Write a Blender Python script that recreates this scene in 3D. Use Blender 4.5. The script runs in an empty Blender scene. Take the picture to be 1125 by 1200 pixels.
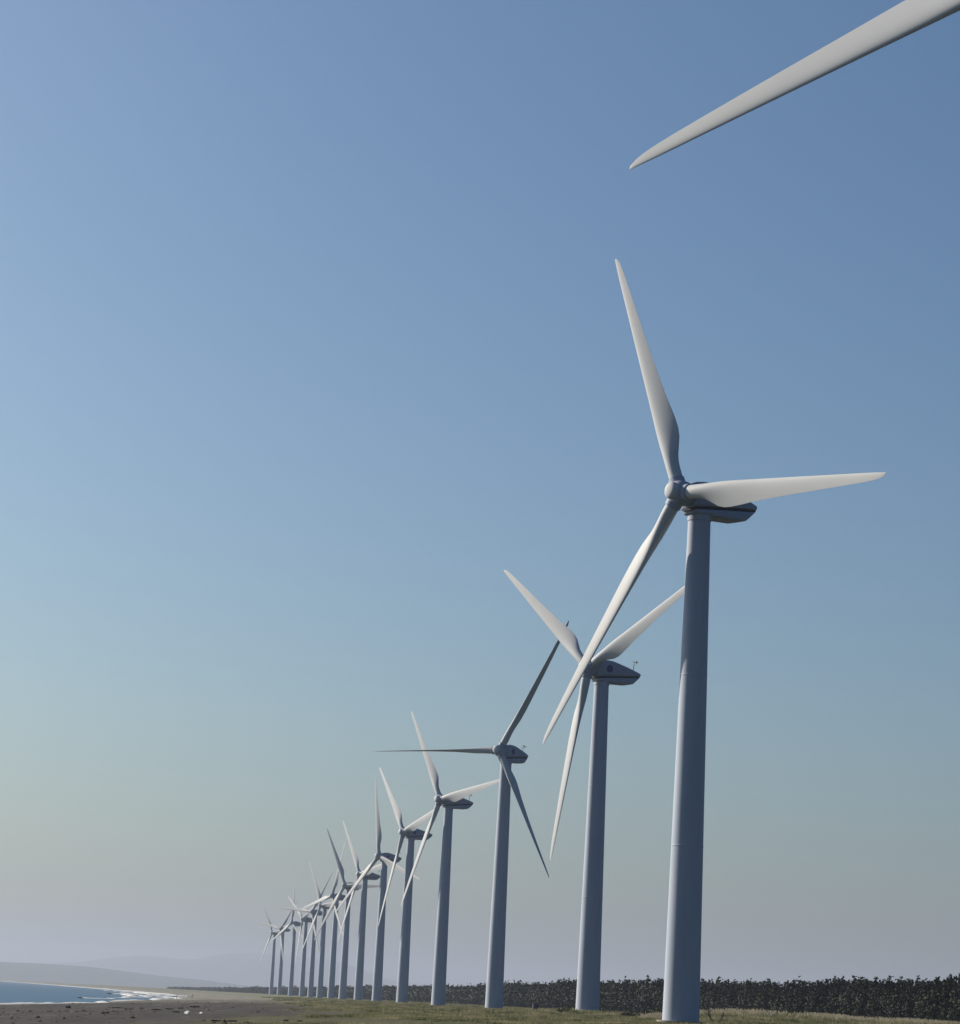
import bpy, bmesh, math, random
import numpy as np
from mathutils import Matrix, Vector

random.seed(7)
rng = np.random.default_rng(11)
R = math.radians
PI = math.pi
scene = bpy.context.scene
col = scene.collection

# ------------------------------------------------------------------ camera
F_PX, PITCH, ROLL, CAM_Z = 3100.0, 10.538, 3.015, 0.685      # focal length in pixels of an 1125 wide frame
cam_d = bpy.data.cameras.new('camera')
cam_d.sensor_fit = 'HORIZONTAL'
cam_d.sensor_width = 36.0
cam_d.lens = 36.0 * F_PX / 1125.0
cam_d.clip_start = 0.5
cam_d.clip_end = 60000.0
cam = bpy.data.objects.new('camera', cam_d)
col.objects.link(cam)
cam.matrix_world = (Matrix.Translation((0, 0, CAM_Z)) @ Matrix.Rotation(R(90 + PITCH), 4, 'X')
                    @ Matrix.Rotation(R(ROLL), 4, 'Z'))
scene.camera = cam

# ------------------------------------------------------------------ light
SUN_EL, SUN_LEFT = 26.0, 56.0                                  # degrees up, degrees left of the view direction
world = bpy.data.worlds.new('World')
scene.world = world
world.use_nodes = True
wn, wl = world.node_tree.nodes, world.node_tree.links
bg = wn['Background']
sky = wn.new('ShaderNodeTexSky')
sky.sky_type = 'NISHITA'
sky.sun_disc = False
sky.sun_elevation = R(SUN_EL)
sky.sun_rotation = R(-SUN_LEFT)
sky.altitude = 980
sky.air_density = 1.09
sky.dust_density = 5.0
sky.ozone_density = 1.73
gam = wn.new('ShaderNodeGamma')                                # deepens the blue of the clear sky
gam.inputs[1].default_value = 1.11
hsv = wn.new('ShaderNodeHueSaturation')
hsv.inputs['Value'].default_value = 0.705
hsv.inputs['Saturation'].default_value = 1.12
wl.new(sky.outputs[0], gam.inputs[0])
wl.new(gam.outputs[0], hsv.inputs['Color'])
tint = wn.new('ShaderNodeMix')
tint.data_type = 'RGBA'; tint.blend_type = 'MULTIPLY'; tint.inputs[0].default_value = 1.0
tint.inputs[7].default_value = (0.90, 1.115, 1.24, 1)
wl.new(hsv.outputs[0], tint.inputs[6])
wl.new(tint.outputs[2], bg.inputs[0])
bg.inputs[1].default_value = 0.05

sun_d = bpy.data.lights.new('sun', 'SUN')
sun_d.energy = 5.0
sun_d.angle = R(0.5)
sun_d.color = (1.0, 0.88, 0.72)
sun = bpy.data.objects.new('sun', sun_d)
col.objects.link(sun)
sdir = Vector((-math.sin(R(SUN_LEFT)) * math.cos(R(SUN_EL)), math.cos(R(SUN_LEFT)) * math.cos(R(SUN_EL)), math.sin(R(SUN_EL))))
sun.rotation_euler = sdir.to_track_quat('Z', 'Y').to_euler()
sun.location = (-200, 200, 200)

scene.view_settings.view_transform = 'Standard'
scene.view_settings.look = 'None'
scene.view_settings.gamma = 1.0
scene.view_settings.use_curve_mapping = False
scene.view_settings.exposure = 0.8
scene.render.engine = 'CYCLES'
scene.cycles.use_denoising = True
scene.cycles.max_bounces = 6
scene.cycles.volume_bounces = 0

# ------------------------------------------------------------------ helpers
def tag(o, label=None, cat=None, group=None, kind=None):
    if label: o['label'] = label
    if cat: o['category'] = cat
    if group: o['group'] = group
    if kind: o['kind'] = kind
    return o


def link(name, me, mat=None, parent=None, smooth=False):
    o = bpy.data.objects.new(name, me)
    col.objects.link(o)
    if mat is not None and not me.materials: me.materials.append(mat)
    if parent is not None: o.parent = parent
    if smooth:
        me.polygons.foreach_set('use_smooth', np.ones(len(me.polygons), bool))
    return o


def np_mesh(name, verts, faces):
    """verts (n,3), faces (m,k) with one k for all"""
    verts = np.asarray(verts, np.float32)
    faces = np.asarray(faces, np.int32)
    me = bpy.data.meshes.new(name)
    me.vertices.add(len(verts))
    me.vertices.foreach_set('co', verts.ravel())
    k = faces.shape[1]
    me.loops.add(faces.size)
    me.loops.foreach_set('vertex_index', faces.ravel())
    me.polygons.add(len(faces))
    me.polygons.foreach_set('loop_start', np.arange(len(faces), dtype=np.int32) * k)
    me.polygons.foreach_set('loop_total', np.full(len(faces), k, np.int32))
    me.update(calc_edges=True)
    me.validate()
    return me


def empty(name, loc, rz=0.0):
    o = bpy.data.objects.new(name, None)
    col.objects.link(o)
    o.empty_display_size = 0.5
    o.location = loc
    o.rotation_euler = (0, 0, rz)
    return o


def loft(bm, rings, cap0=True, cap1=True):
    vs = [[bm.verts.new(p) for p in ring] for ring in rings]
    n = len(vs[0])
    for a, b in zip(vs[:-1], vs[1:]):
        for i in range(n):
            bm.faces.new((a[i], a[(i + 1) % n], b[(i + 1) % n], b[i]))
    if cap0: bm.faces.new(list(reversed(vs[0])))
    if cap1: bm.faces.new(vs[-1])
    return vs


def circle(c, r, n, axis='Z'):
    out = []
    for i in range(n):
        a = 2 * PI * i / n
        if axis == 'Z': out.append((c[0] + r * math.cos(a), c[1] + r * math.sin(a), c[2]))
        else: out.append((c[0], c[1] + r * math.cos(a), c[2] + r * math.sin(a)))   # around X
    return out


def bm_mesh(name, bm):
    bmesh.ops.recalc_face_normals(bm, faces=bm.faces)
    me = bpy.data.meshes.new(name)
    bm.to_mesh(me)
    bm.free()
    return me


def auto_smooth(me, ang=35):
    me.polygons.foreach_set('use_smooth', np.ones(len(me.polygons), bool))
    bm = bmesh.new(); bm.from_mesh(me)
    for e in bm.edges:
        if len(e.link_faces) == 2 and e.calc_face_angle(0) > R(ang): e.smooth = False
    bm.to_mesh(me); bm.free()
    return me


def fbm(x, y, seed=0, oct=4):
    """cheap smooth noise made of sines, about -1..1"""
    r = np.random.default_rng(seed)
    v = np.zeros(np.broadcast(x, y).shape); amp = 1.0; f = 1.0; tot = 0
    for _ in range(oct):
        for _ in range(3):
            a = r.uniform(0, 2 * PI); p = r.uniform(0, 2 * PI)
            v = v + amp / 3 * np.sin(f * (x * math.cos(a) + y * math.sin(a)) + p)
        tot += amp * 0.6; amp *= 0.55; f *= 2.1
    return v / tot

# ------------------------------------------------------------------ materials
def new_mat(name):
    m = bpy.data.materials.new(name)
    m.use_nodes = True
    nt = m.node_tree
    return m, nt.nodes, nt.links, nt.nodes['Principled BSDF']


def noise(n, l, scale, detail=4, coord='Object', stretch=None, rough=0.55):
    tc = n.new('ShaderNodeTexCoord')
    nz = n.new('ShaderNodeTexNoise')
    nz.inputs['Scale'].default_value = scale
    nz.inputs['Detail'].default_value = detail
    nz.inputs['Roughness'].default_value = rough
    if stretch:
        mp = n.new('ShaderNodeMapping')
        mp.inputs['Scale'].default_value = stretch
        l.new(tc.outputs[coord], mp.inputs[0]); l.new(mp.outputs[0], nz.inputs['Vector'])
    else:
        l.new(tc.outputs[coord], nz.inputs['Vector'])
    return nz.outputs['Fac']


def ramp(n, l, fac, stops):
    r = n.new('ShaderNodeValToRGB')
    e = r.color_ramp.elements
    while len(e) < len(stops): e.new(0.5)
    for k, (p, c) in enumerate(stops):
        e[k].position = p; e[k].color = (*c, 1)
    l.new(fac, r.inputs[0])
    return r.outputs[0]


def mixc(n, l, fac, a, b):
    m = n.new('ShaderNodeMix'); m.data_type = 'RGBA'
    l.new(fac, m.inputs[0])
    for s, v in ((6, a), (7, b)):
        if isinstance(v, tuple): m.inputs[s].default_value = (*v, 1)
        else: l.new(v, m.inputs[s])
    return m.outputs[2]


def paint(name, c0, c1, rough=0.45, scale=0.6, stretch=(1, 1, 0.15), spec=0.12):
    m, n, l, b = new_mat(name)
    f = noise(n, l, scale, 5, stretch=stretch)
    l.new(ramp(n, l, f, [(0.35, c0), (0.7, c1)]), b.inputs['Base Color'])
    b.inputs['Roughness'].default_value = rough
    b.inputs['Specular IOR Level'].default_value = spec
    return m


M = {}
M['tower'] = paint('tower_paint', (0.27, 0.32, 0.415), (0.305, 0.355, 0.445), 0.6, 0.8)
M['blade'] = paint('blade_paint', (0.35, 0.375, 0.41), (0.385, 0.41, 0.445), 0.65, 0.5, (1, 1, 0.3))
M['nacelle'] = paint('nacelle_paint', (0.22, 0.26, 0.35), (0.25, 0.29, 0.38), 0.6, 0.9, (1, 1, 1))
M['seam'] = paint('seam_rubber', (0.02, 0.02, 0.022), (0.035, 0.035, 0.037), 0.7)
M['emblem'] = paint('emblem_blue', (0.008, 0.018, 0.15), (0.012, 0.024, 0.19), 0.4)
M['steel'] = paint('galvanised_steel', (0.12, 0.125, 0.13), (0.18, 0.18, 0.18), 0.5)
M['concrete'] = paint('concrete', (0.17, 0.165, 0.155), (0.25, 0.24, 0.225), 0.9, 2.0, (1, 1, 1))
M['wood'] = paint('weathered_wood', (0.045, 0.04, 0.036), (0.10, 0.09, 0.08), 0.9, 3.0, (1, 1, 1))
M['bark'] = paint('pine_bark', (0.035, 0.028, 0.022), (0.07, 0.055, 0.045), 0.9, 3.0, (1, 1, 0.3))
M['whitejunk'] = paint('bleached_plastic', (0.75, 0.75, 0.73), (0.82, 0.82, 0.8), 0.6, 3.0, (1, 1, 1))
M['boxpaint'] = paint('cabinet_paint', (0.05, 0.06, 0.09), (0.08, 0.09, 0.12), 0.5, 3.0, (1, 1, 1))


def leaf_mat(name, dark, light, scale, stretch=None):
    m, n, l, b = new_mat(name)
    f = noise(n, l, scale, 5, coord='Object', stretch=stretch)
    l.new(ramp(n, l, f, [(0.35, dark), (0.68, light)]), b.inputs['Base Color'])
    b.inputs['Roughness'].default_value = 0.85
    b.inputs['Specular IOR Level'].default_value = 0.2
    return m


M['pine'] = leaf_mat('pine_needles', (0.007, 0.0145, 0.008), (0.0115, 0.023, 0.0115), 0.55)
M['shrub'] = leaf_mat('shrub_leaves', (0.04, 0.05, 0.025), (0.09, 0.10, 0.05), 1.2)
M['grass'] = leaf_mat('dune_grass', (0.050, 0.070, 0.028), (0.28, 0.255, 0.16), 0.35, (1, 0.22, 1))
def translucent(m, k):
    """thin blades let some of the sun through"""
    n, l = m.node_tree.nodes, m.node_tree.links
    b = n['Principled BSDF']; out = n['Material Output']
    t = n.new('ShaderNodeBsdfTranslucent'); mx = n.new('ShaderNodeMixShader')
    l.new(b.inputs['Base Color'].links[0].from_socket, t.inputs[0])
    mx.inputs[0].default_value = k
    l.new(b.outputs[0], mx.inputs[1]); l.new(t.outputs[0], mx.inputs[2]); l.new(mx.outputs[0], out.inputs[0])
translucent(M['grass'], 0.4)

# ground: brown-grey sand, pale far strand, dune turf where the "turf" attribute says so, ragged by noise
def ground_mat():
    m, n, l, b = new_mat('sand_and_turf')
    def attr(name):
        at = n.new('ShaderNodeAttribute'); at.attribute_name = name
        return at.outputs['Fac']
    def math_(op, a, b_, c=None):
        q = n.new('ShaderNodeMath'); q.operation = op
        for k, v in enumerate((a, b_, c)):
            if v is None: continue
            if isinstance(v, (int, float)): q.inputs[k].default_value = v
            else: l.new(v, q.inputs[k])
        return q.outputs[0]
    fine = noise(n, l, 1.1, 6, stretch=(1, 0.10, 1), rough=0.7)
    mid = noise(n, l, 0.28, 6, stretch=(1, 0.09, 1), rough=0.65)
    sand = ramp(n, l, mid, [(0.30, (0.014, 0.0135, 0.0145)), (0.46, (0.030, 0.028, 0.030)), (0.56, (0.036, 0.034, 0.036)), (0.72, (0.105, 0.098, 0.10))])
    grit = ramp(n, l, fine, [(0.3, (0.45, 0.45, 0.45)), (0.7, (1.3, 1.3, 1.3))])
    mul = n.new('ShaderNodeMix'); mul.data_type = 'RGBA'; mul.blend_type = 'MULTIPLY'; mul.inputs[0].default_value = 1
    l.new(sand, mul.inputs[6]); l.new(grit, mul.inputs[7])
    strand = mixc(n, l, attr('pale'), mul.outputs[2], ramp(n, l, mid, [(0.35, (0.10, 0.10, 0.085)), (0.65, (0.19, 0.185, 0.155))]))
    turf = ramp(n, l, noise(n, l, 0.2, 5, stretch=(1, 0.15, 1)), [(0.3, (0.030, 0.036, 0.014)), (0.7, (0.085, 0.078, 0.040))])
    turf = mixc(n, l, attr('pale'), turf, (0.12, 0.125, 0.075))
    rag = math_('MULTIPLY_ADD', noise(n, l, 0.22, 5, stretch=(1, 0.2, 1)), 1.6, -0.8)
    st = n.new('ShaderNodeMapRange'); st.inputs[1].default_value = 0.35; st.inputs[2].default_value = 0.65
    l.new(math_('ADD', attr('turf'), rag), st.inputs[0])
    c = mixc(n, l, st.outputs[0], strand, turf)
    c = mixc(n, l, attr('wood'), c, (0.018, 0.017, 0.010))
    l.new(c, b.inputs['Base Color'])
    b.inputs['Roughness'].default_value = 0.95
    b.inputs['Specular IOR Level'].default_value = 0.1
    bp = n.new('ShaderNodeBump'); bp.inputs['Strength'].default_value = 0.7; bp.inputs['Distance'].default_value = 0.3
    l.new(fine, bp.inputs['Height']); l.new(bp.outputs[0], b.inputs['Normal'])
    return m


def sea_mat():
    m, n, l, b = new_mat('sea_water')
    f = noise(n, l, 0.02, 4, stretch=(1, 0.3, 1))
    l.new(ramp(n, l, f, [(0.3, (0.010, 0.055, 0.11)), (0.7, (0.022, 0.085, 0.15))]), b.inputs['Base Color'])
    b.inputs['Roughness'].default_value = 0.35
    b.inputs['IOR'].default_value = 1.33
    h = noise(n, l, 0.25, 6, stretch=(1, 0.45, 1), rough=0.65)
    bp = n.new('ShaderNodeBump'); bp.inputs['Strength'].default_value = 1.0; bp.inputs['Distance'].default_value = 1.2
    l.new(h, bp.inputs['Height']); l.new(bp.outputs[0], b.inputs['Normal'])
    return m


M['ground'] = ground_mat()
M['sea'] = sea_mat()
M['foam'] = paint('sea_foam', (0.42, 0.44, 0.46), (0.58, 0.58, 0.58), 0.8, 0.8, (1, 1, 1))
M['hill'] = leaf_mat('hill_woods', (0.03, 0.045, 0.025), (0.075, 0.085, 0.05), 0.012)
M['headland'] = leaf_mat('headland_woods', (0.02, 0.03, 0.02), (0.05, 0.055, 0.035), 0.02)

# ------------------------------------------------------------------ terrain
SHORE_Y = np.array([-400, 0, 381, 517, 781, 1001, 1500, 2059, 2830, 5000, 6600, 9000, 11500, 14000, 30000], float)
SHORE_X = np.array([-20, -44, -64, -72, -88, -103, -152, -244, -390, -800, -1130, -1900, -4000, -9000, -22000], float)
SEA_Z = -3.0


def shore(Y):
    Y = np.asarray(Y, float)
    base = np.interp(Y, SHORE_Y, SHORE_X)
    # round the corners of the polyline
    w = np.clip(np.abs(Y) * 0.03, 15, 300)
    base = (base + np.interp(Y - w, SHORE_Y, SHORE_X) + np.interp(Y + w, SHORE_Y, SHORE_X)) / 3
    return base + 2.2 * np.sin(Y / 38.0) + 1.3 * np.sin(Y / 17.0 + 1)


D_PTS = np.array([-80, -20, 0, 15, 36, 52, 74, 92, 115, 150, 400, 9000], float)
Z_PTS = np.array([-8, -4.4, SEA_Z, -2.0, -0.95, -0.38, 0.0, 0.25, 0.45, 0.3, 0.3, 0.3], float)


def ground_z(X, Y):
    d = X - shore(Y)
    z = np.interp(d, D_PTS, Z_PTS)
    far = np.clip((Y - 1300) / 1500, 0, 1)
    inland = np.clip((d - 20) / 40, 0, 1)
    z = z + 0.10 * inland * fbm(X / 7, Y / 18, 3)
    # low dune ridge just inland of the nearest turbines
    z = z + 0.95 * np.exp(-((Y - 292 - 0.25 * (X - 24)) / 30) ** 2) * np.clip((X - 19) / 9, 0, 1) * (1 + 0.15 * fbm(X / 5, Y / 9, 8))
    z = z + 0.45 * np.exp(-((X - 17.9) ** 2 + ((Y - 361) / 2) ** 2) / 140)
    return z - far * 0.2 * inland


def turf_line(Y): return np.interp(Y, [95, 130, 165, 208, 395, 700, 1500], [26, 35, 44, 43, 36, 34, 30])


ys = np.concatenate([np.arange(-300, 60, 40.0), np.arange(60, 700, 4.0), np.geomspace(700, 26000, 180)])
ds = np.concatenate([[-80, -40, -20], np.arange(-10, 160, 2.0), np.geomspace(160, 9000, 50)])
YY, DD = np.meshgrid(ys, ds, indexing='ij')
XX = shore(YY) + DD
ZZ = ground_z(XX, YY)
nY, nD = YY.shape
idx = np.arange(nY * nD).reshape(nY, nD)
faces = np.stack([idx[:-1, :-1], idx[:-1, 1:], idx[1:, 1:], idx[1:, :-1]], -1).reshape(-1, 4)
me = np_mesh('ground', np.stack([XX, YY, ZZ], -1).reshape(-1, 3), faces)
turf = np.clip((DD - turf_line(YY) + 7) / 14, -0.5, 1.5) * 0.8
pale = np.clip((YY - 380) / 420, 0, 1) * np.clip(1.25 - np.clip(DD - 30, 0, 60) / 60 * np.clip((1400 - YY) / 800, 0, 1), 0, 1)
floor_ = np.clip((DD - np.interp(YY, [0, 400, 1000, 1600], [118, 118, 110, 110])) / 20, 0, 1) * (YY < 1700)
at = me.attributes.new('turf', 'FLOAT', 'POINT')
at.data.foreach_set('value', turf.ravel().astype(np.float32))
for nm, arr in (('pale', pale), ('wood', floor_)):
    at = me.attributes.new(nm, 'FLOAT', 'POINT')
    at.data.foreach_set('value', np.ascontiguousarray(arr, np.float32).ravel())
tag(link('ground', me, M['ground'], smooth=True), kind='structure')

me = np_mesh('sea', [(-16000, -400, SEA_Z), (2000, -400, SEA_Z), (2000, 26000, SEA_Z), (-16000, 26000, SEA_Z)], [(0, 1, 2, 3)])
tag(link('sea', me, M['sea']), kind='structure')

# swell lines breaking near the shore
def surf():
    V, Fc = [], []
    def strip(off, y0, y1, w, h, seed, thr, step):
        n = int((y1 - y0) / step)
        y = np.linspace(y0, y1, n)
        x = shore(y) - off + 1.8 * fbm(y / 30, y * 0, seed)
        a = np.clip(fbm(y / (22 if off < 5 else 65), y * 0 + 3, seed + 1, 3) * 0.9 + thr, 0, 1)
        prof = [(-1.0, 0.0), (-0.45, 0.55), (0.0, 1.0), (0.35, 0.75), (0.7, 0.3), (1.0, 0.0)]
        b0 = len(V)
        jit = 1 + 0.25 * fbm(y / 3.1, y * 0, seed + 2)
        for k in range(n):
            for (p, q) in prof:
                V.append((x[k] + p * w * (0.4 + 0.6 * a[k]), y[k], SEA_Z - 0.05 + (q * h * a[k] * jit[k] if q else -0.05)))
        m_ = len(prof)
        for k in range(n - 1):
            if max(a[k], a[k + 1]) < 0.06: continue
            for j in range(m_ - 1):
                i = b0 + k * m_ + j
                Fc.append((i, i + 1, i + m_ + 1, i + m_))
    strip(0.4, 150, 1500, 1.8, 0.36, 21, 0.95, 2.0)
    strip(5.0, 180, 1400, 1.6, 0.45, 31, 0.15, 2.0)
    strip(12.0, 700, 1900, 2.0, 0.60, 41, 0.25, 2.5)
    strip(19.0, 1000, 1900, 2.2, 0.65, 51, 0.40, 3.0)
    strip(27.0, 1150, 1900, 2.2, 0.65, 71, 0.30, 3.0)
    strip(1.0, 1300, 9000, 9, 0.55, 61, 0.9, 12.0)
    return np_mesh('surf', V, Fc)
tag(link('surf', surf(), M['foam'], smooth=True), kind='stuff')

# ------------------------------------------------------------------ far hills
def ridge(name, xs, hs, y0, half, mat, rough, seed):
    X = np.linspace(xs[0], xs[-1], 260)
    hh = np.interp(X, xs, hs)
    k = np.hanning(15); k /= k.sum()
    hh = np.convolve(np.pad(hh, 7, mode='edge'), k, 'valid')
    T = np.linspace(-1, 1, 25)
    XX, TT = np.meshgrid(X, T, indexing='ij')
    YY = y0 + TT * half
    prof = np.cos(TT * PI / 2) ** 1.3
    Z = hh[:, None] * prof * (1 + rough * fbm(XX / 300, YY / 300, seed, 5)) * 1.0 - 2.5
    n, m = XX.shape
    id_ = np.arange(n * m).reshape(n, m)
    f = np.stack([id_[:-1, :-1], id_[1:, :-1], id_[1:, 1:], id_[:-1, 1:]], -1).reshape(-1, 4)
    me = np_mesh(name, np.stack([XX, YY, Z], -1).reshape(-1, 3), f)
    return link(name, me, mat, smooth=True)


def px_to(xpx, ypx, Y):
    """world X and Z at forward distance Y seen at a photo pixel"""
    cr, sr = math.cos(R(ROLL)), math.sin(R(ROLL))
    dx, dy = xpx - 562.5, ypx - 600
    x = dx * cr + dy * sr; y = -dx * sr + dy * cr
    cp, sp = math.cos(R(PITCH)), math.sin(R(PITCH))
    d = (x, F_PX * cp + y * sp, F_PX * sp - y * cp)
    t = Y / d[1]
    return d[0] * t, CAM_Z + d[2] * t


def ridge_px(name, pts, Y, half, mat, rough, seed):
    P = [px_to(a, b, Y) for a, b in pts]
    return ridge(name, [p[0] for p in P], [max(p[1], 0) + 2.5 for p in P], Y, half, mat, rough, seed)

tag(ridge_px('hills', [(-420, 1118), (-200, 1122), (0, 1127), (50, 1129), (107, 1133), (150, 1139), (187, 1144), (240, 1149), (293, 1156), (330, 1162)],
             10500, 1000, M['headland'], 0.05, 5), kind='structure')
tag(ridge_px('far_hills', [(-420, 1126), (-100, 1128), (60, 1129), (100, 1127), (150, 1120.5), (185, 1121), (222, 1127), (258, 1119), (285, 1117), (330, 1119), (380, 1124), (405, 1129), (426, 1136), (445, 1146), (520, 1156), (700, 1170)],
             19000, 1600, M['hill'], 0.04, 9), kind='structure')

# ------------------------------------------------------------------ wind turbine
HUB_H, TAU, OVER, CONE, LEN = 46.0, 4.083, 2.372, 2.714, 26.74


def tower_mesh():
    bm = bmesh.new()
    zs = [(0.0, 1.62), (0.35, 1.60), (3.0, 1.56), (15.0, 1.40), (15.03, 1.415), (15.13, 1.415), (15.16, 1.398), (30.0, 1.20), (30.03, 1.213), (30.12, 1.213), (30.15, 1.197), (43.9, 1.005), (43.95, 1.06), (44.55, 1.06)]
    loft(bm, [circle((0, 0, z), r, 64) for z, r in zs])
    return auto_smooth(bm_mesh('tower', bm), 12)


def foundation_mesh():
    bm = bmesh.new()
    loft(bm, [circle((0, 0, z), r, 40) for z, r in [(-0.8, 2.1), (0.04, 2.1), (0.08, 2.06), (0.08, 1.64)]], True, False)
    return auto_smooth(bm_mesh('foundation', bm), 40)


def tower_door_mesh():
    bm = bmesh.new()
    # curved leaf set proud of the tower wall, facing inland
    pts_o, pts_i = [], []
    def P(r, a, z): return (r * math.cos(a), r * math.sin(a), z)
    rings = []
    n = 8
    for z in (0.45, 2.25):
        rr = 1.62 - 0.02 * z
        ring = [P(rr + 0.05, -0.27 + 0.54 * k / n, z) for k in range(n + 1)] + [P(rr - 0.06, 0.27 - 0.54 * k / n, z) for k in range(n + 1)]
        rings.append(ring)
    loft(bm, rings)
    return bm_mesh('door', bm)


def section(x, w, z0, z1, e=5.0, n=28):
    """rounded box cross section across X"""
    out = []
    for i in range(n):
        a = 2 * PI * i / n
        c, s = math.cos(a), math.sin(a)
        y = math.copysign(abs(c) ** (2 / e), c) * w / 2
        z = (z0 + z1) / 2 + math.copysign(abs(s) ** (2 / e), s) * (z1 - z0) / 2
        out.append((x, y, z))
    return out


def nacelle_mesh():
    bm = bmesh.new()
    top = lambda x: np.interp(x, [-6.9, -6.2, -4, -1.5, 0, 1.0, 1.45], [0.12, 0.32, 0.85, 1.36, 1.45, 1.3, 1.05])
    bot = lambda x: np.interp(x, [-6.9, 1.45], [-0.28, -1.12])
    wid = lambda x: np.interp(x, [-6.9, -5.5, -2, 0.5, 1.45], [1.75, 2.15, 2.45, 2.4, 1.9])
    xs = [1.45, 1.38, 1.0, 0.4, -0.5, -1.5, -2.5, -3.5, -4.5, -5.5, -6.3, -6.8, -6.9]
    rings = []
    for x in xs:
        k = 0.86 if x in (1.45, -6.9) else 1
        b, t = bot(x), top(x)
        m_ = (b + t) / 2
        rings.append(section(x, wid(x) * k, m_ - (m_ - b) * k, m_ + (t - m_) * k))
    loft(bm, rings)
    return auto_smooth(bm_mesh('nacelle', bm), 40)


def seam_mesh():
    bm = bmesh.new()
    xs = [1.35, 0.4, -1.5, -3.5, -5.5, -6.7]
    rings = []
    for x in xs:
        b = np.interp(x, [-6.9, 1.45], [-0.28, -1.12])
        w = np.interp(x, [-6.9, -5.5, -2, 0.5, 1.45], [1.75, 2.15, 2.45, 2.4, 1.9]) - 0.16
        rings.append(section(x, w, b - 0.17, b + 0.05, 9, 20))
    loft(bm, rings)
    return auto_smooth(bm_mesh('seam', bm), 40)


def pan_mesh():
    bm = bmesh.new()
    rings = []
    for x, zb, k in [(1.2, -1.5, 0.8), (0.9, -1.62, 0.94), (-0.5, -1.68, 0.97), (-2.5, -1.68, 0.97), (-4.6, -1.62, 0.96), (-5.4, -1.45, 0.95), (-6.2, -0.85, 0.95), (-6.65, -0.48, 0.9)]:
        b = np.interp(x, [-6.9, 1.45], [-0.28, -1.12]) - 0.12
        w = np.interp(x, [-6.9, -5.5, -2, 0.5, 1.45], [1.75, 2.15, 2.45, 2.4, 1.9])
        rings.append(section(x, w * k, min(zb, b - 0.05), b, 6, 24))
    loft(bm, rings)
    return auto_smooth(bm_mesh('belly_pan', bm), 40)


def hub_mesh():
    """hub body about the X axis, three root collars"""
    bm = bmesh.new()
    prof = [(-0.95, 0.75), (-0.9, 0.98), (-0.6, 1.10), (0.0, 1.16), (0.4, 1.08), (0.72, 0.92), (0.80, 0.80)]
    loft(bm, [circle((x, 0, 0), r, 40, 'X') for x, r in prof])
    for k in range(3):
        m = Matrix.Rotation(k * 2 * PI / 3, 3, 'X') @ Matrix.Rotation(R(CONE), 3, 'Y')
        rings = []
        for z, r in [(0.5, 0.78), (1.25, 0.73), (1.42, 0.73), (1.46, 0.68)]:
            rings.append([m @ Vector(p) for p in circle((0, 0, z), r, 28)])
        loft(bm, rings)
    return auto_smooth(bm_mesh('hub', bm), 40)


def nose_mesh():
    bm = bmesh.new()
    prof = [(0.70, 0.80), (1.02, 0.78), (1.20, 0.74), (1.30, 0.62), (1.36, 0.40), (1.385, 0.15)]
    loft(bm, [circle((x, 0, 0), r, 40, 'X') for x, r in prof])
    return auto_smooth(bm_mesh('nose_cone', bm), 50)


def foil(c, t, n=14):
    """closed airfoil outline, LE at s=0 .. TE at s=1 ; returns (chordwise from LE, thickness offset)"""
    up, lo = [], []
    for i in range(n + 1):
        s = 0.5 * (1 - math.cos(PI * i / n))
        y = 5 * t * (0.2969 * math.sqrt(s) - 0.126 * s - 0.3516 * s ** 2 + 0.2843 * s ** 3 - 0.1015 * s ** 4) + 0.004 * s
        up.append((s * c, y * c * 1.15)); lo.append((s * c, -y * c * 0.85))
    return up + lo[-1:0:-1][0:] if False else up + list(reversed(lo))[1:-1] if False else up + [lo[i] for i in range(n, 0, -1)]


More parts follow.
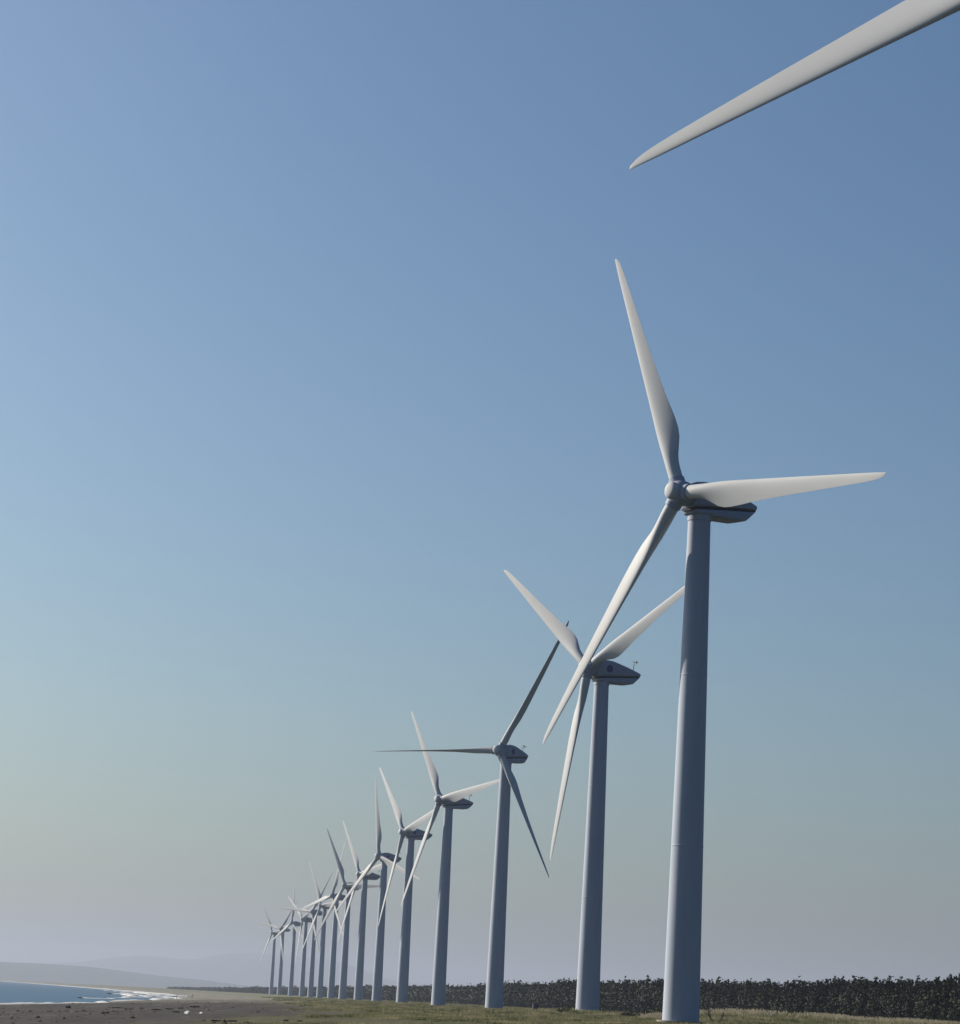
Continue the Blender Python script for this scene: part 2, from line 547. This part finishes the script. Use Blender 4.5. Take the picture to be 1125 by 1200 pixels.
def blade_mesh():
    """blade along +Z, pressure side to +X (upwind), leading edge to -Y"""
    bm = bmesh.new()
    N = 14
    npt = len(foil(1, .2, N))
    rs = [1.40, 1.9, 2.4, 3.0, 3.7, 4.5, 5.3, 6.2, 7.2, 8.5, 10, 12, 14.5, 17, 19.5, 22, 24, 25.2, 25.9, 26.3, 26.55, 26.7, LEN]
    rings = []
    for r in rs:
        c = float(np.interp(r, [1.4, 2.0, 3.0, 4.5, 5.6, 6.6, 8.0, 10, 14, 18, 22, 24.6, 25.6, 26.2, 26.5, 26.7, LEN], [1.24, 1.25, 1.42, 1.95, 2.24, 2.33, 2.22, 1.98, 1.60, 1.28, 0.96, 0.74, 0.60, 0.44, 0.30, 0.17, 0.05]))
        tk = float(np.interp(r, [1.4, 2.0, 3.5, 5, 6.6, 10, 16, 26.7], [1.0, 1.0, 0.62, 0.42, 0.28, 0.19, 0.155, 0.13]))
        tw = R(float(np.interp(r, [1.4, 4, 6.6, 10, 15, 20, 26.7], [16, 16, 12, 6.5, 3.5, 1.8, 0.3])) + 1.0)
        blend = float(np.clip((r - 1.9) / 3.8, 0, 1)); blend = blend * blend * (3 - 2 * blend)
        le = float(np.interp(r, [1.4, 3, 6.6, 12, 25, LEN], [0.62, 0.64, 0.70, 0.58, 0.30, 0.22]))   # LE ahead of the pitch axis
        fo = foil(c, tk, N)
        ring = []
        for i, (s, y) in enumerate(fo):
            ang = PI - 2 * PI * i / npt
            cy, cx = -0.62 * math.cos(PI - ang) , 0.62 * math.sin(ang)
            ay = -le + s; ax = -y
            # circle start: i=0 at LE (-Y), first half on the -X side
            cyl_y = -0.62 * math.cos(2 * PI * i / npt); cyl_x = -0.62 * math.sin(2 * PI * i / npt)
            py = cyl_y * (1 - blend) + ay * blend
            pxx = cyl_x * (1 - blend) + ax * blend
            # twist: leading edge (-Y) turns upwind (+X)
            qx = pxx * math.cos(tw) - py * math.sin(tw)
            qy = pxx * math.sin(tw) + py * math.cos(tw)
            bend = 0.35 * (r / LEN) ** 2
            ring.append((qx - bend, qy, r))
        rings.append(ring)
    loft(bm, rings)
    return auto_smooth(bm_mesh('blade', bm), 60)


def disc_mesh():
    """round emblem with a lighter ring standing 1 cm proud, facing +Y"""
    bm = bmesh.new()
    c = (-0.4, 0, 0.18)
    rings = []
    for y, r in [(0.0, 0.52), (0.05, 0.52), (0.055, 0.49)]:
        rings.append([(c[0] + r * math.cos(2 * PI * i / 32), y, c[2] + r * math.sin(2 * PI * i / 32)) for i in range(32)])
    loft(bm, rings)
    return bm_mesh('emblem', bm)


def tube_bm(bm, p, q, r0, r1, n=8):
    p, q = Vector(p), Vector(q)
    d = (q - p).normalized()
    a = d.orthogonal().normalized(); b = d.cross(a)
    loft(bm, [[c + (a * math.cos(2 * PI * i / n) + b * math.sin(2 * PI * i / n)) * r for i in range(n)] for c, r in ((p, r0), (q, r1))])


def mast_mesh():
    bm = bmesh.new()
    tube_bm(bm, (-6.0, 0, 0.3), (-6.25, 0, 1.75), 0.07, 0.05)
    tube_bm(bm, (-6.2, -0.55, 1.45), (-6.2, 0.55, 1.45), 0.03, 0.03)
    return bm_mesh('sensor_mast', bm)


def vane_mesh():
    bm = bmesh.new()
    tube_bm(bm, (-5.8, 0, 1.8), (-6.75, 0, 1.8), 0.03, 0.03)
    loft(bm, [[(-6.4, s, 1.80), (-6.8, s, 2.0), (-6.8, s, 1.6)] for s in (-0.015, 0.015)])
    tube_bm(bm, (-6.2, 0.55, 1.45), (-6.2, 0.55, 1.68), 0.02, 0.02)
    for k in range(3):
        a = 2 * PI * k / 3
        tube_bm(bm, (-6.2, 0.55, 1.66), (-6.2 + 0.2 * math.cos(a), 0.55 + 0.2 * math.sin(a), 1.66), 0.02, 0.06)
    return bm_mesh('wind_vane', bm)


MESH = dict(tower=tower_mesh(), foundation=foundation_mesh(), door=tower_door_mesh(), nacelle=nacelle_mesh(), seam=seam_mesh(), pan=pan_mesh(), hub=hub_mesh(), nose=nose_mesh(),
            blade=blade_mesh(), emblem=disc_mesh(), mast=mast_mesh(), vane=vane_mesh())
for k, mt in dict(tower='tower', foundation='concrete', door='tower', nacelle='nacelle', seam='seam', pan='nacelle', hub='nacelle', nose='blade', blade='blade', emblem='emblem', mast='steel', vane='steel').items():
    MESH[k].materials.append(M[mt])

for k in ('nacelle', 'seam', 'pan', 'mast', 'vane'):              # a stubby rear
    for v in MESH[k].vertices:
        if v.co.x < 0: v.co.x *= 0.89

TURB = [  # X, Y, yaw phi, rotor azimuth, ground z, blade feather, label
    (26.95, 104.4, 43.95, 103.3, 0.1, 0, 'nearest white wind turbine, only one long blade reaching into the upper right corner'),
    (19.6, 232.2, 36.0, 25.5, 0.13, 0, 'tallest white turbine fully in view, nearest whole tower, one blade pointing right'),
    (17.9, 361.1, 34.5, 53.6, 0.61, 0, 'second tallest tower, its rotor crossed by the lower blade of the tallest turbine'),
    (7.1, 479.3, 56.7, 329.7, -0.2, 84, 'turbine with dark narrow feathered blades, one pointing straight left'),
    (-3.6, 606.6, 32.1, 37.0, 0.04, 0, 'white turbine just left of the one with dark feathered blades'),
    (-14.2, 730.1, 27.0, 45.0, -0.1, 0, 'fifth whole tower from the right, rotor partly behind a bright lower blade'),
    (-24.8, 859.5, 36.6, 12.9, -0.13, 0, 'sixth whole tower from the right, one blade nearly upright above it'),
    (-35.5, 992.0, 30.0, 40.0, -0.2, 0, 'seventh whole tower from the right, crossed near its hub by a bright blade'),
    (-45.6, 1095.3, 47.7, 29.7, -0.2, 0, 'eighth tower from the right, with a horizontal blade behind its neighbours'),
    (-56.2, 1223.2, 31.0, 342.7, -0.1, 0, 'ninth whole tower from the right, a distant turbine with its upper blade leaning right'),
    (-68.0, 1356.1, 34.8, 33.7, -0.04, 0, 'sixth tower from the far left end of the row'),
    (-78.9, 1472.5, 43.0, 86.3, -0.02, 0, 'fifth tower from the far left end, a blade stretched level to the left'),
    (-92.5, 1627.8, 30.0, 298.1, 0.1, 0, 'fourth tower from the far left end of the row'),
    (-105.6, 1732.1, 37.2, 1.3, 0.1, 0, 'third tower from the far left, one blade straight up'),
    (-124.0, 1902.8, 41.8, 80.8, 0.08, 0, 'second most distant turbine, next to the last tower of the row'),
    (-138.4, 2029.3, 39.4, 36.2, 0.12, 0, 'smallest and most distant turbine at the left end of the row'),
]
hubM = Matrix.Translation((0, 0, HUB_H)) @ Matrix.Rotation(R(-TAU), 4, 'Y')


def put(o, mtx):
    o.matrix_basis = mtx
    return o


for i, (X, Y, phi, az, gz, feather, label) in enumerate(TURB):
    t = empty('wind_turbine', (X, Y, gz), PI + R(phi))
    tag(t, label, 'wind turbine', 'row of wind turbines along the shore')
    link('tower', MESH['tower'], parent=t)
    link('foundation', MESH['foundation'], parent=t)
    d = link('door', MESH['door'], parent=t); d.rotation_euler = (0, 0, R(-100))
    na = link('nacelle', MESH['nacelle'], parent=t); na.location = (0, 0, HUB_H + 0.05)
    link('seam', MESH['seam'], parent=na)
    link('belly_pan', MESH['pan'], parent=na)
    for s in (1, -1):
        e = link('emblem', MESH['emblem'], parent=na)
        e.location = (0 if s > 0 else -0.8, s * 1.2, 0)
        e.rotation_euler = (0, 0, 0 if s > 0 else PI)
    link('sensor_mast', MESH['mast'], parent=na)
    link('wind_vane', MESH['vane'], parent=na)
    hm = hubM @ Matrix.Translation((OVER, 0, 0)) @ Matrix.Rotation(R(az), 4, 'X')
    h = put(link('hub', MESH['hub'], parent=t), hm)
    link('nose_cone', MESH['nose'], parent=h)
    for k in range(3):
        b = put(link('blade', MESH['blade'], parent=t),
                hm @ Matrix.Rotation(k * 2 * PI / 3, 4, 'X') @ Matrix.Rotation(R(CONE), 4, 'Y') @ Matrix.Rotation(R(feather), 4, 'Z'))

# ------------------------------------------------------------------ pine wood
FRONT_Y = np.array([380, 515, 626, 970, 1450, 2000, 2660, 4200, 5600], float)
FRONT_X = np.array([98, 95, 88, 42, 8, -53, -140, -400, -700], float)


def front(Y): return np.interp(Y, FRONT_Y * 0.7, FRONT_X * 0.7)


def pine_crown(seed, nq, h=10.0, w=1.9, size=0.42):
    """leaf-clump quads through an uneven tall crown"""
    r = np.random.default_rng(seed)
    V, Fc = [], []
    nl = 11
    lev = np.linspace(0.10, 1.0, nl)
    prof = np.interp(lev, [0.1, 0.35, 0.6, 0.85, 1.0], [0.75, 1.0, 0.85, 0.5, 0.08])
    lobes = []
    for a, p in zip(lev, prof):
        k = max(1, int(round(5 * p)))
        a0 = r.uniform(0, 2 * PI)
        for j in range(k):
            ang = a0 + 2 * PI * j / k + r.uniform(-.4, .4)
            rad = w * p * r.uniform(0.35, 0.95)
            lobes.append((rad * math.cos(ang), rad * math.sin(ang), h * (a + r.uniform(-.04, .04)), r.uniform(0.5, 0.9) * (0.6 + 0.6 * p)))
    for q_, z_ in enumerate((0.84, 0.88, 0.92, 0.955, 0.985)): lobes.append((0, 0, h * z_, 0.42 - 0.06 * q_))
    pr = np.array([l[3] ** 2 for l in lobes]); pr /= pr.sum()
    pick = r.choice(len(lobes), nq, p=pr)
    L = np.array(lobes)[pick]
    c = L[:, :3] + r.normal(0, 0.42, (nq, 3)).clip(-0.9, 0.9) * L[:, 3:4] * np.array([1, 1, 0.7])
    a = r.normal(0, 1, (nq, 3)); a /= np.linalg.norm(a, axis=1, keepdims=True)
    b = np.cross(a, r.normal(0, 1, (nq, 3))); b /= np.linalg.norm(b, axis=1, keepdims=True)
    s = size * r.uniform(0.5, 1.2, (nq, 1))
    V = np.stack([c - a * s - b * s * .45, c + a * s * .2 - b * s * .6, c + a * s + b * s * .35, c - a * s * .3 + b * s * .6], 1).reshape(-1, 3)
    V[:, 2] = np.maximum(V[:, 2], 0.2)
    return V, np.arange(nq * 4).reshape(-1, 4)


def soften(me, n_per, centres=None):
    """leaf normals follow the crown's outer form, so that a crown shades as one soft mass"""
    nv = len(me.vertices)
    co = np.empty(nv * 3, np.float32); me.vertices.foreach_get('co', co); co = co.reshape(-1, 3)
    if centres is None: centres = np.tile(np.array([[0, 0, 3.2]], np.float32), (nv, 1))
    d = co - centres; d[:, 2] *= 0.45
    d += rng.normal(0, 0.16, d.shape)
    d /= np.linalg.norm(d, axis=1, keepdims=True) + 1e-6
    me.polygons.foreach_set('use_smooth', np.ones(len(me.polygons), bool))
    me.normals_split_custom_set_from_vertices(d.tolist())


def trunk_mesh(seed, h=9.2):
    r = random.Random(seed)
    bm = bmesh.new()
    pts = [(0, 0, -0.4, 0.17), (r.uniform(-.1, .1), r.uniform(-.1, .1), h * .35, 0.13), (r.uniform(-.2, .2), r.uniform(-.2, .2), h * .7, 0.08), (r.uniform(-.2, .2), r.uniform(-.2, .2), h, 0.03)]
    loft(bm, [circle(p[:3], p[3], 7) for p in pts])
    for k in range(9):
        z = h * (0.2 + 0.075 * k); a = r.uniform(0, 2 * PI); l_ = 1.5 * (1 - 0.06 * k)
        tube_bm(bm, (0, 0, z), (l_ * math.cos(a), l_ * math.sin(a), z + 0.6), 0.05, 0.015, 5)
    return bm_mesh('trunk', bm)


crowns, trunks = [], []
for s in range(6):
    v, f = pine_crown(100 + s, 1300, w=1.5 + 0.16 * s, size=0.27)
    me = np_mesh('crown', v, f); soften(me, 4); me.materials.append(M['pine']); crowns.append(me)
    tm = trunk_mesh(200 + s); tm.materials.append(M['bark']); trunks.append(tm)

# positions: rows of pines, front edge first
cand = []
y = 280.0
while y < 3250:
    step = 1.6 if y < 700 else 1.6 * (y / 700)
    depth = 0.0
    row = 0
    while depth < (42 if y < 1050 else 63):
        cand.append((front(y) + depth + rng.uniform(-0.8, 0.8), y + rng.uniform(-0.9, 0.9), row))
        depth += 2.1 * (1 if y < 700 else (y / 700)); row += 1
    y += step
cand = np.array(cand)
size = np.clip(0.95 + 0.075 * rng.normal(0, 1, len(cand)) + 0.10 * fbm(cand[:, 0] / 22, cand[:, 1] / 45, 77), 0.66, 1.25) * np.interp(cand[:, 1], [1600, 3200], [1.0, 0.42]) * 0.7
# individuals: the front rows of the nearest stretch, inside the frame
ang = cand[:, 0] / cand[:, 1]
order = np.argsort(cand[:, 1] + cand[:, 2] * 40)
single = [k for k in order if ang[k] < 0.196 and cand[k, 2] < 3][:290]
sset = set(single)
for q, k in enumerate(single):
    X, Y, row = cand[k]
    z = float(ground_z(np.array(X), np.array(Y)))
    s = float(size[k])
    t = empty('pine_tree', (X, Y, z - 0.1), rng.uniform(0, 2 * PI))
    t.scale = (s * rng.uniform(.9, 1.1),) * 2 + (s,)
    tag(t, 'dark green pine in the dense windbreak wood beyond the turbines at right', 'tree', 'pines of the windbreak wood')
    v = int(rng.integers(0, 6))
    link('crown', crowns[v], parent=t)
    link('trunk', trunks[v], parent=t)

rest = np.array([k for k in range(len(cand)) if k not in sset])
protos = [pine_crown(300 + s, 330, w=1.7 + .1 * s, size=0.42) for s in range(5)]
protos_far = [pine_crown(320 + s, 90, w=2.2, size=0.8) for s in range(5)]
VV, FF, CC, off = [], [], [], 0
for k in rest:
    X, Y, row = cand[k]
    v, f = (protos if Y < 980 else protos_far)[int(rng.integers(0, 5))]
    a = rng.uniform(0, 2 * PI); c_, s_ = math.cos(a), math.sin(a)
    s = size[k]
    wide = max(1.0, Y / 840)
    z = float(ground_z(np.array(X), np.array(Y)))
    p = np.empty_like(v)
    p[:, 0] = (v[:, 0] * c_ - v[:, 1] * s_) * s * wide + X
    p[:, 1] = (v[:, 0] * s_ + v[:, 1] * c_) * s * wide + Y
    p[:, 2] = v[:, 2] * s + z
    VV.append(p); CC.append(np.tile(np.array([[X, Y, z + 3.2 * s]]), (len(v), 1))); FF.append(f + off); off += len(v)
me = np_mesh('pine_wood', np.concatenate(VV), np.concatenate(FF))
soften(me, 4, np.concatenate(CC).astype(np.float32))
tag(link('pine_wood', me, M['pine']), kind='stuff')

# ------------------------------------------------------------------ dune grass
def grass():
    n = 120000
    Y = 78 * (1200 / 78) ** rng.uniform(0, 1, n)
    d0 = turf_line(Y)
    lo = shore(Y) + d0 - 3
    hi = np.minimum(0.215 * Y + 4, front(Y) - 3)
    X = lo + (hi - lo) * rng.uniform(0, 1, n)
    d = X - shore(Y) - d0
    keep = (hi > lo) & (fbm(X / 6, Y / 14, 55) > np.interp(d, [-3, 3, 10, 30], [1.2, 0.6, -0.4, -1.1]))
    X, Y = X[keep], Y[keep]
    n = len(X)
    z = ground_z(X, Y)
    kb = 5
    patch = fbm(X / 5, Y / 16, 91)
    hgt = (0.17 + 0.14 * patch).clip(0.05, 0.38) * rng.uniform(0.6, 1.3, n)
    hgt *= np.interp(Y, [95, 170, 300], [0.85, 1.05, 1.3])
    bw = 0.02 + 0.00012 * Y
    a = rng.uniform(0, 2 * PI, (n, kb))
    rad = rng.uniform(0, 0.28, (n, kb)) + 0.0003 * Y[:, None]
    bx = X[:, None] + rad * np.cos(a); by = Y[:, None] + rad * np.sin(a)
    lean = rng.normal(0, 0.35, (n, kb, 2)) * hgt[:, None, None]
    h = hgt[:, None] * rng.uniform(0.55, 1.15, (n, kb))
    t = rng.uniform(0, PI, (n, kb))
    wx, wy = np.cos(t) * bw[:, None], np.sin(t) * bw[:, None] * .5
    z0 = np.broadcast_to(z[:, None] - 0.03, bx.shape)
    p0 = np.stack([bx - wx, by - wy, z0], -1); p1 = np.stack([bx + wx, by + wy, z0], -1)
    p2 = np.stack([bx + lean[..., 0], by + lean[..., 1], z0 + h], -1)
    V = np.stack([p0, p1, p2], 2).reshape(-1, 3)
    return np_mesh('grass', V, np.arange(len(V)).reshape(-1, 3))
tag(link('grass', grass(), M['grass']), kind='stuff')


def dry_grass():
    n = 6000
    X = 20 + 36 * rng.uniform(0, 1, n)
    Y = 288 + 0.25 * (X - 24) + rng.normal(0, 3.0, n)
    keep = fbm(X / 1.6, Y / 9, 141) > rng.uniform(-0.9, 0.5, n)
    X, Y = X[keep], Y[keep]; n = len(X)
    z = ground_z(X, Y) - 0.02
    h = rng.uniform(0.18, 0.5, n) * (1 + 0.3 * fbm(X / 2.5, Y / 9, 143))
    w = rng.uniform(0.02, 0.05, n)
    ln = rng.normal(0.06, 0.12, n)
    V = np.stack([np.stack([X - w, Y, z], -1), np.stack([X + w, Y, z], -1), np.stack([X + w * 1.6 + ln * .7, Y, z + h * .8], -1), np.stack([X + ln, Y + .02, z + h], -1)], 1).reshape(-1, 3)
    return np_mesh('dry_grass', V, np.arange(n * 4).reshape(-1, 4))
M['straw'] = leaf_mat('dry_straw', (0.26, 0.24, 0.17), (0.46, 0.42, 0.32), 0.8)
translucent(M['straw'], 0.4)
tag(link('dry_grass', dry_grass(), M['straw']), kind='stuff')

# ------------------------------------------------------------------ shrubs, branch, cabinet, driftwood
def spot(px, Y):
    X, _ = px_to(px, 1190, Y)
    return X, Y, float(ground_z(np.array(X), np.array(float(Y))))


def shrub(px, Y, w, h, label, group):
    X, Y, z = spot(px, Y)
    r = np.random.default_rng(int(px))
    nq = 420
    c = r.normal(0, 1, (nq, 3)); c /= np.linalg.norm(c, axis=1, keepdims=True)
    c *= r.uniform(0.3, 1.0, (nq, 1)) ** 0.6
    lump = 1 + 0.35 * np.sin(3 * np.arctan2(c[:, 1], c[:, 0]) + px)
    c = np.stack([c[:, 0] * w / 2 * lump, c[:, 1] * w / 2 * lump, np.abs(c[:, 2]) * h * lump], 1)
    a = r.normal(0, 1, (nq, 3)); a /= np.linalg.norm(a, axis=1, keepdims=True)
    b = np.cross(a, r.normal(0, 1, (nq, 3))); b /= np.linalg.norm(b, axis=1, keepdims=True)
    s = 0.14 * r.uniform(.5, 1.3, (nq, 1))
    V = np.stack([c - a * s, c - b * s * .6, c + a * s, c + b * s * .6], 1).reshape(-1, 3)
    t = empty('shrub', (X, Y, z - 0.03))
    tag(t, label, 'shrub', group)
    link('foliage', np_mesh('foliage', V, np.arange(nq * 4).reshape(-1, 4)), M['shrub'], t)
    bm = bmesh.new()
    for k in range(6):
        aa = r.uniform(0, 2 * PI)
        tube_bm(bm, (0, 0, 0), (w * .35 * math.cos(aa), w * .35 * math.sin(aa), h * .8), 0.03, 0.01, 5)
    link('stem', bm_mesh('stem', bm), M['bark'], t)

G = 'low shrubs on the dune'
for px, Y, w, h, lb in [(766, 300, 2.6, 0.75, 'dark low shrub just left of the tallest tower foot'),
                        (738, 330, 2.2, 0.55, 'low shrub midway between the two tallest tower feet'),
                        (662, 345, 2.4, 0.5, 'low shrub just left of the second tallest tower foot'),
                        (935, 300, 2.0, 0.4, 'low shrub on the dune ridge in front of the pines')]:
    shrub(px, Y, w, h, lb, G)


def branch():
    X, Y, z = spot(833, 246)
    r = random.Random(5)
    bm = bmesh.new()
    def grow(p, d, l_, rad, lev):
        q = p + d * l_
        tube_bm(bm, p, q, rad, rad * .6, 6)
        if lev == 0: return
        for _ in range(3):
            nd = (d + Vector((r.uniform(-.9, .9), r.uniform(-.5, .5), r.uniform(-.25, .5)))).normalized()
            grow(q, nd, l_ * r.uniform(.5, .75), rad * .6, lev - 1)
    grow(Vector((0.55, 0, 0)), Vector((-0.6, 0.1, 0.55)).normalized(), 0.75, 0.09, 3)
    grow(Vector((0.55, 0, 0)), Vector((0.5, 0.1, 0.6)).normalized(), 0.6, 0.07, 3)
    o = link('dead_branch', bm_mesh('dead_branch', bm), M['wood'])
    o.location = (X, Y, z - 0.05)
    tag(o, 'bare dark dead branch lying beside the foot of the tallest tower', 'branch')
branch()


def cabinet():
    X, Y, z = spot(627, 420)
    t = empty('utility_cabinet', (X, Y, z + 0.36), R(12))
    tag(t, 'small dark blue utility box standing in grass between two tower feet', 'utility box')
    bm = bmesh.new()
    bmesh.ops.create_cube(bm, size=1, matrix=Matrix.Translation((0, 0, 0.36)) @ Matrix.Diagonal((0.85, 0.5, 0.72, 1)))
    bmesh.ops.bevel(bm, geom=list(bm.edges), offset=0.02, segments=2, affect='EDGES')
    link('body', bm_mesh('body', bm), M['boxpaint'], t)
    bm = bmesh.new()
    loft(bm, [[(-.5, -.33, z_), (.5, -.33, z_), (.5, .33, z_), (-.5, .33, z_)] for z_ in (-0.5, -0.003)])
    link('plinth', bm_mesh('plinth', bm), M['concrete'], t)
    bm = bmesh.new()
    loft(bm, [[(-.48, -.31, z_), (.48, -.31, z_), (.48, .31, z_), (-.48, .31, z_)] for z_ in (0.72, 0.76)] + [[(-.3, -.2, .84), (.3, -.2, .84), (.3, .2, .84), (-.3, .2, .84)]])
    link('lid', bm_mesh('lid', bm), M['boxpaint'], t)
    bm = bmesh.new()
    bmesh.ops.create_cube(bm, size=1, matrix=Matrix.Translation((0.28, -0.265, 0.4)) @ Matrix.Diagonal((0.04, 0.03, 0.14, 1)))
    link('handle', bm_mesh('handle', bm), M['steel'], t)
cabinet()


def log(px, py, length, rad, rz, seed, label, group, mat='wood'):
    """a crooked driftwood log lying where the given sight line meets the beach"""
    lo, hi = 60.0, 1400.0
    for _ in range(50):
        m_ = (lo + hi) / 2
        x_, z_ = px_to(px, py, m_)
        if z_ > float(ground_z(np.array(x_), np.array(m_))): lo = m_
        else: hi = m_
    X, _ = px_to(px, py, lo)
    z = float(ground_z(np.array(X), np.array(lo)))
    r = random.Random(seed)
    bm = bmesh.new()
    n = 6
    rings = []
    for k in range(n + 1):
        s = k / n - .5
        rr = rad * (1 - 0.35 * abs(s) * 2) * r.uniform(.8, 1.15)
        cy, cz = r.uniform(-.15, .15) * rad * 2, rad * 0.6 + r.uniform(-.2, .4) * rad
        rings.append([(s * length, cy + rr * math.cos(2 * PI * i / 9), cz + rr * math.sin(2 * PI * i / 9)) for i in range(9)])
    loft(bm, rings)
    if seed % 3 == 0: tube_bm(bm, (length * .2, 0, rad), (length * .35, rad * 2, rad * 2.4), rad * .4, rad * .15, 6)
    o = link('driftwood' if mat == 'wood' else 'float', auto_smooth(bm_mesh('driftwood', bm)), M[mat])
    o.location = (X, lo, z); o.rotation_euler = (0, 0, rz)
    tag(o, label, 'driftwood' if mat == 'wood' else 'debris', group)

GD = 'driftwood on the beach'
LD = 'low dark piece of driftwood lying among others on the brown beach'
for j, (px, py, l_, rd) in enumerate([(80, 1181.5, .5, .17), (138, 1181.5, 1.1, .06), (151, 1183, .9, .05), (166, 1182, .5, .05), (183, 1183.5, 1.0, .06), (199, 1183, .8, .07), (212, 1182, .6, .07), (228, 1180.5, 1.2, .10),
                                    (207, 1186.5, .5, .05), (255, 1197, .7, .05), (272, 1197.3, .5, .05), (335, 1196.5, .3, .04), (351, 1197, .3, .04)]):
    log(px, py, l_, rd, rng.uniform(-.5, .5), 400 + j, 'stumpy dark driftwood lump standing alone near the surf at far left' if j == 0 else LD, GD)
def scrap(px, Y, size, seed, label):
    """a crumpled white sheet propped up on the sand"""
    X, _ = px_to(px, 1193, Y)
    z = float(ground_z(np.array(X), np.array(float(Y))))
    r = np.random.default_rng(seed)
    nx, nz = 7, 5
    u, w = np.meshgrid(np.linspace(-.5, .5, nx), np.linspace(0, .6, nz), indexing='ij')
    off = r.normal(0, 0.05, u.shape)
    uu, ww = u + r.normal(0, .03, u.shape), w + r.normal(0, .03, u.shape)
    front_, back_ = [], []
    n = Vector((-0.55, -0.45, 0.70)).normalized()
    e1 = Vector((0.65, -0.75, 0)).normalized(); e2 = n.cross(e1).normalized()
    if e2.z < 0: e2 = -e2
    bm = bmesh.new()
    for sgn, lst in ((0.012, front_), (-0.012, back_)):
        for i in range(nx):
            lst.append([bm.verts.new((e1 * uu[i, j] + e2 * ww[i, j] + n * (off[i, j] + sgn)) * size) for j in range(nz)])
    for lst in (front_, back_):
        for i in range(nx - 1):
            for j in range(nz - 1): bm.faces.new((lst[i][j], lst[i + 1][j], lst[i + 1][j + 1], lst[i][j + 1]))
    rim = [(i, 0) for i in range(nx)] + [(nx - 1, j) for j in range(1, nz)] + [(i, nz - 1) for i in range(nx - 2, -1, -1)] + [(0, j) for j in range(nz - 2, 0, -1)]
    for (i, j), (p, q) in zip(rim, rim[1:] + rim[:1]):
        bm.faces.new((front_[i][j], front_[p][q], back_[p][q], back_[i][j]))
    o = link('plastic_scrap', bm_mesh('plastic_scrap', bm), M['whitejunk'])
    o.location = (X, Y, z + 0.01)
    tag(o, label, 'litter', 'white scraps on the beach')
scrap(217, 168, 0.40, 450, 'larger white scrap lying among dark driftwood on the beach')
scrap(234, 172, 0.24, 451, 'smaller white scrap to the right of the larger one on the beach')

# strewn pebbles, weed and bark on the beach: nobody could count them
def litter():
    n = 9000
    Y = 100 * (800 / 100) ** rng.uniform(0, 1, n)
    X = shore(Y) + 5 + 38 * rng.uniform(0, 1, n)
    keep = fbm(X / 3.5, Y / 40, 131) > rng.uniform(-0.6, 1.1, n)
    X, Y = X[keep], Y[keep]; n = len(X)
    z = ground_z(X, Y)
    s = rng.uniform(0.02, 0.06, n) * rng.choice([1, 1, 1, 1.8], n)
    ln = s * rng.uniform(1.2, 5, n); a = rng.uniform(-0.7, 0.7, n)
    base = np.array([(1, 0, 0), (0, 1, 0), (-1, 0, 0), (0, -1, 0), (0.1, 0, 1)], float)
    V = np.empty((n, 5, 3))
    jx = base[None] * rng.uniform(0.6, 1.2, (n, 5, 1))
    lx, ly = jx[..., 0] * ln[:, None], jx[..., 1] * s[:, None]
    V[..., 0] = X[:, None] + lx * np.cos(a)[:, None] - ly * np.sin(a)[:, None]
    V[..., 1] = Y[:, None] + lx * np.sin(a)[:, None] + ly * np.cos(a)[:, None]
    V[..., 2] = z[:, None] - 0.02 + jx[..., 2] * s[:, None] * 1.3
    F = np.array([(0, 1, 4), (1, 2, 4), (2, 3, 4), (3, 0, 4)])
    Fa = (np.arange(n)[:, None, None] * 5 + F[None]).reshape(-1, 3)
    return np_mesh('beach_litter', V.reshape(-1, 3), Fa)
tag(link('beach_litter', litter(), M['wood']), kind='stuff')

# short stakes by the surf
for j, (px, lab) in enumerate([(207, 'left one of two thin dark stakes by the surf'), (225, 'right one of two thin dark stakes by the surf')]):
    Y = 900
    X, _ = px_to(px, 1172, Y)
    z = float(ground_z(np.array(X), np.array(float(Y))))
    bm = bmesh.new()
    loft(bm, [circle((0, 0, h), r, 8) for h, r in [(-.3, .09), (1.3, .08), (1.36, .05)]])
    tube_bm(bm, (0, 0, 1.25), (0.5, 0, 1.28), 0.05, 0.04, 6)
    o = link('stake', bm_mesh('stake', bm), M['wood'])
    o.location = (X, Y, z)
    tag(o, lab, 'stake', 'stakes by the surf')

# ------------------------------------------------------------------ haze
def haze():
    bm = bmesh.new()
    bmesh.ops.create_cube(bm, size=1)
    me = bpy.data.meshes.new('haze')
    x0, x1, y0, y1, z0, z1 = -17000, 11500, -1500, 27000, -12.0, 320.0
    for v in bm.verts:
        v.co = (x0 if v.co.x < 0 else x1, y0 if v.co.y < 0 else y1, z0 if v.co.z < 0 else z1)
    bm.to_mesh(me); bm.free()
    m = bpy.data.materials.new('haze_air'); m.use_nodes = True
    n, l = m.node_tree.nodes, m.node_tree.links
    n.clear()
    out = n.new('ShaderNodeOutputMaterial')
    pv = n.new('ShaderNodeVolumePrincipled')
    pv.inputs['Color'].default_value = (0.39, 0.455, 0.60, 1)
    pv.inputs['Density'].default_value = 1.15e-4
    pv.inputs['Anisotropy'].default_value = 0.3
    l.new(pv.outputs[0], out.inputs['Volume'])
    tag(link('haze', me, m), kind='stuff')
haze()
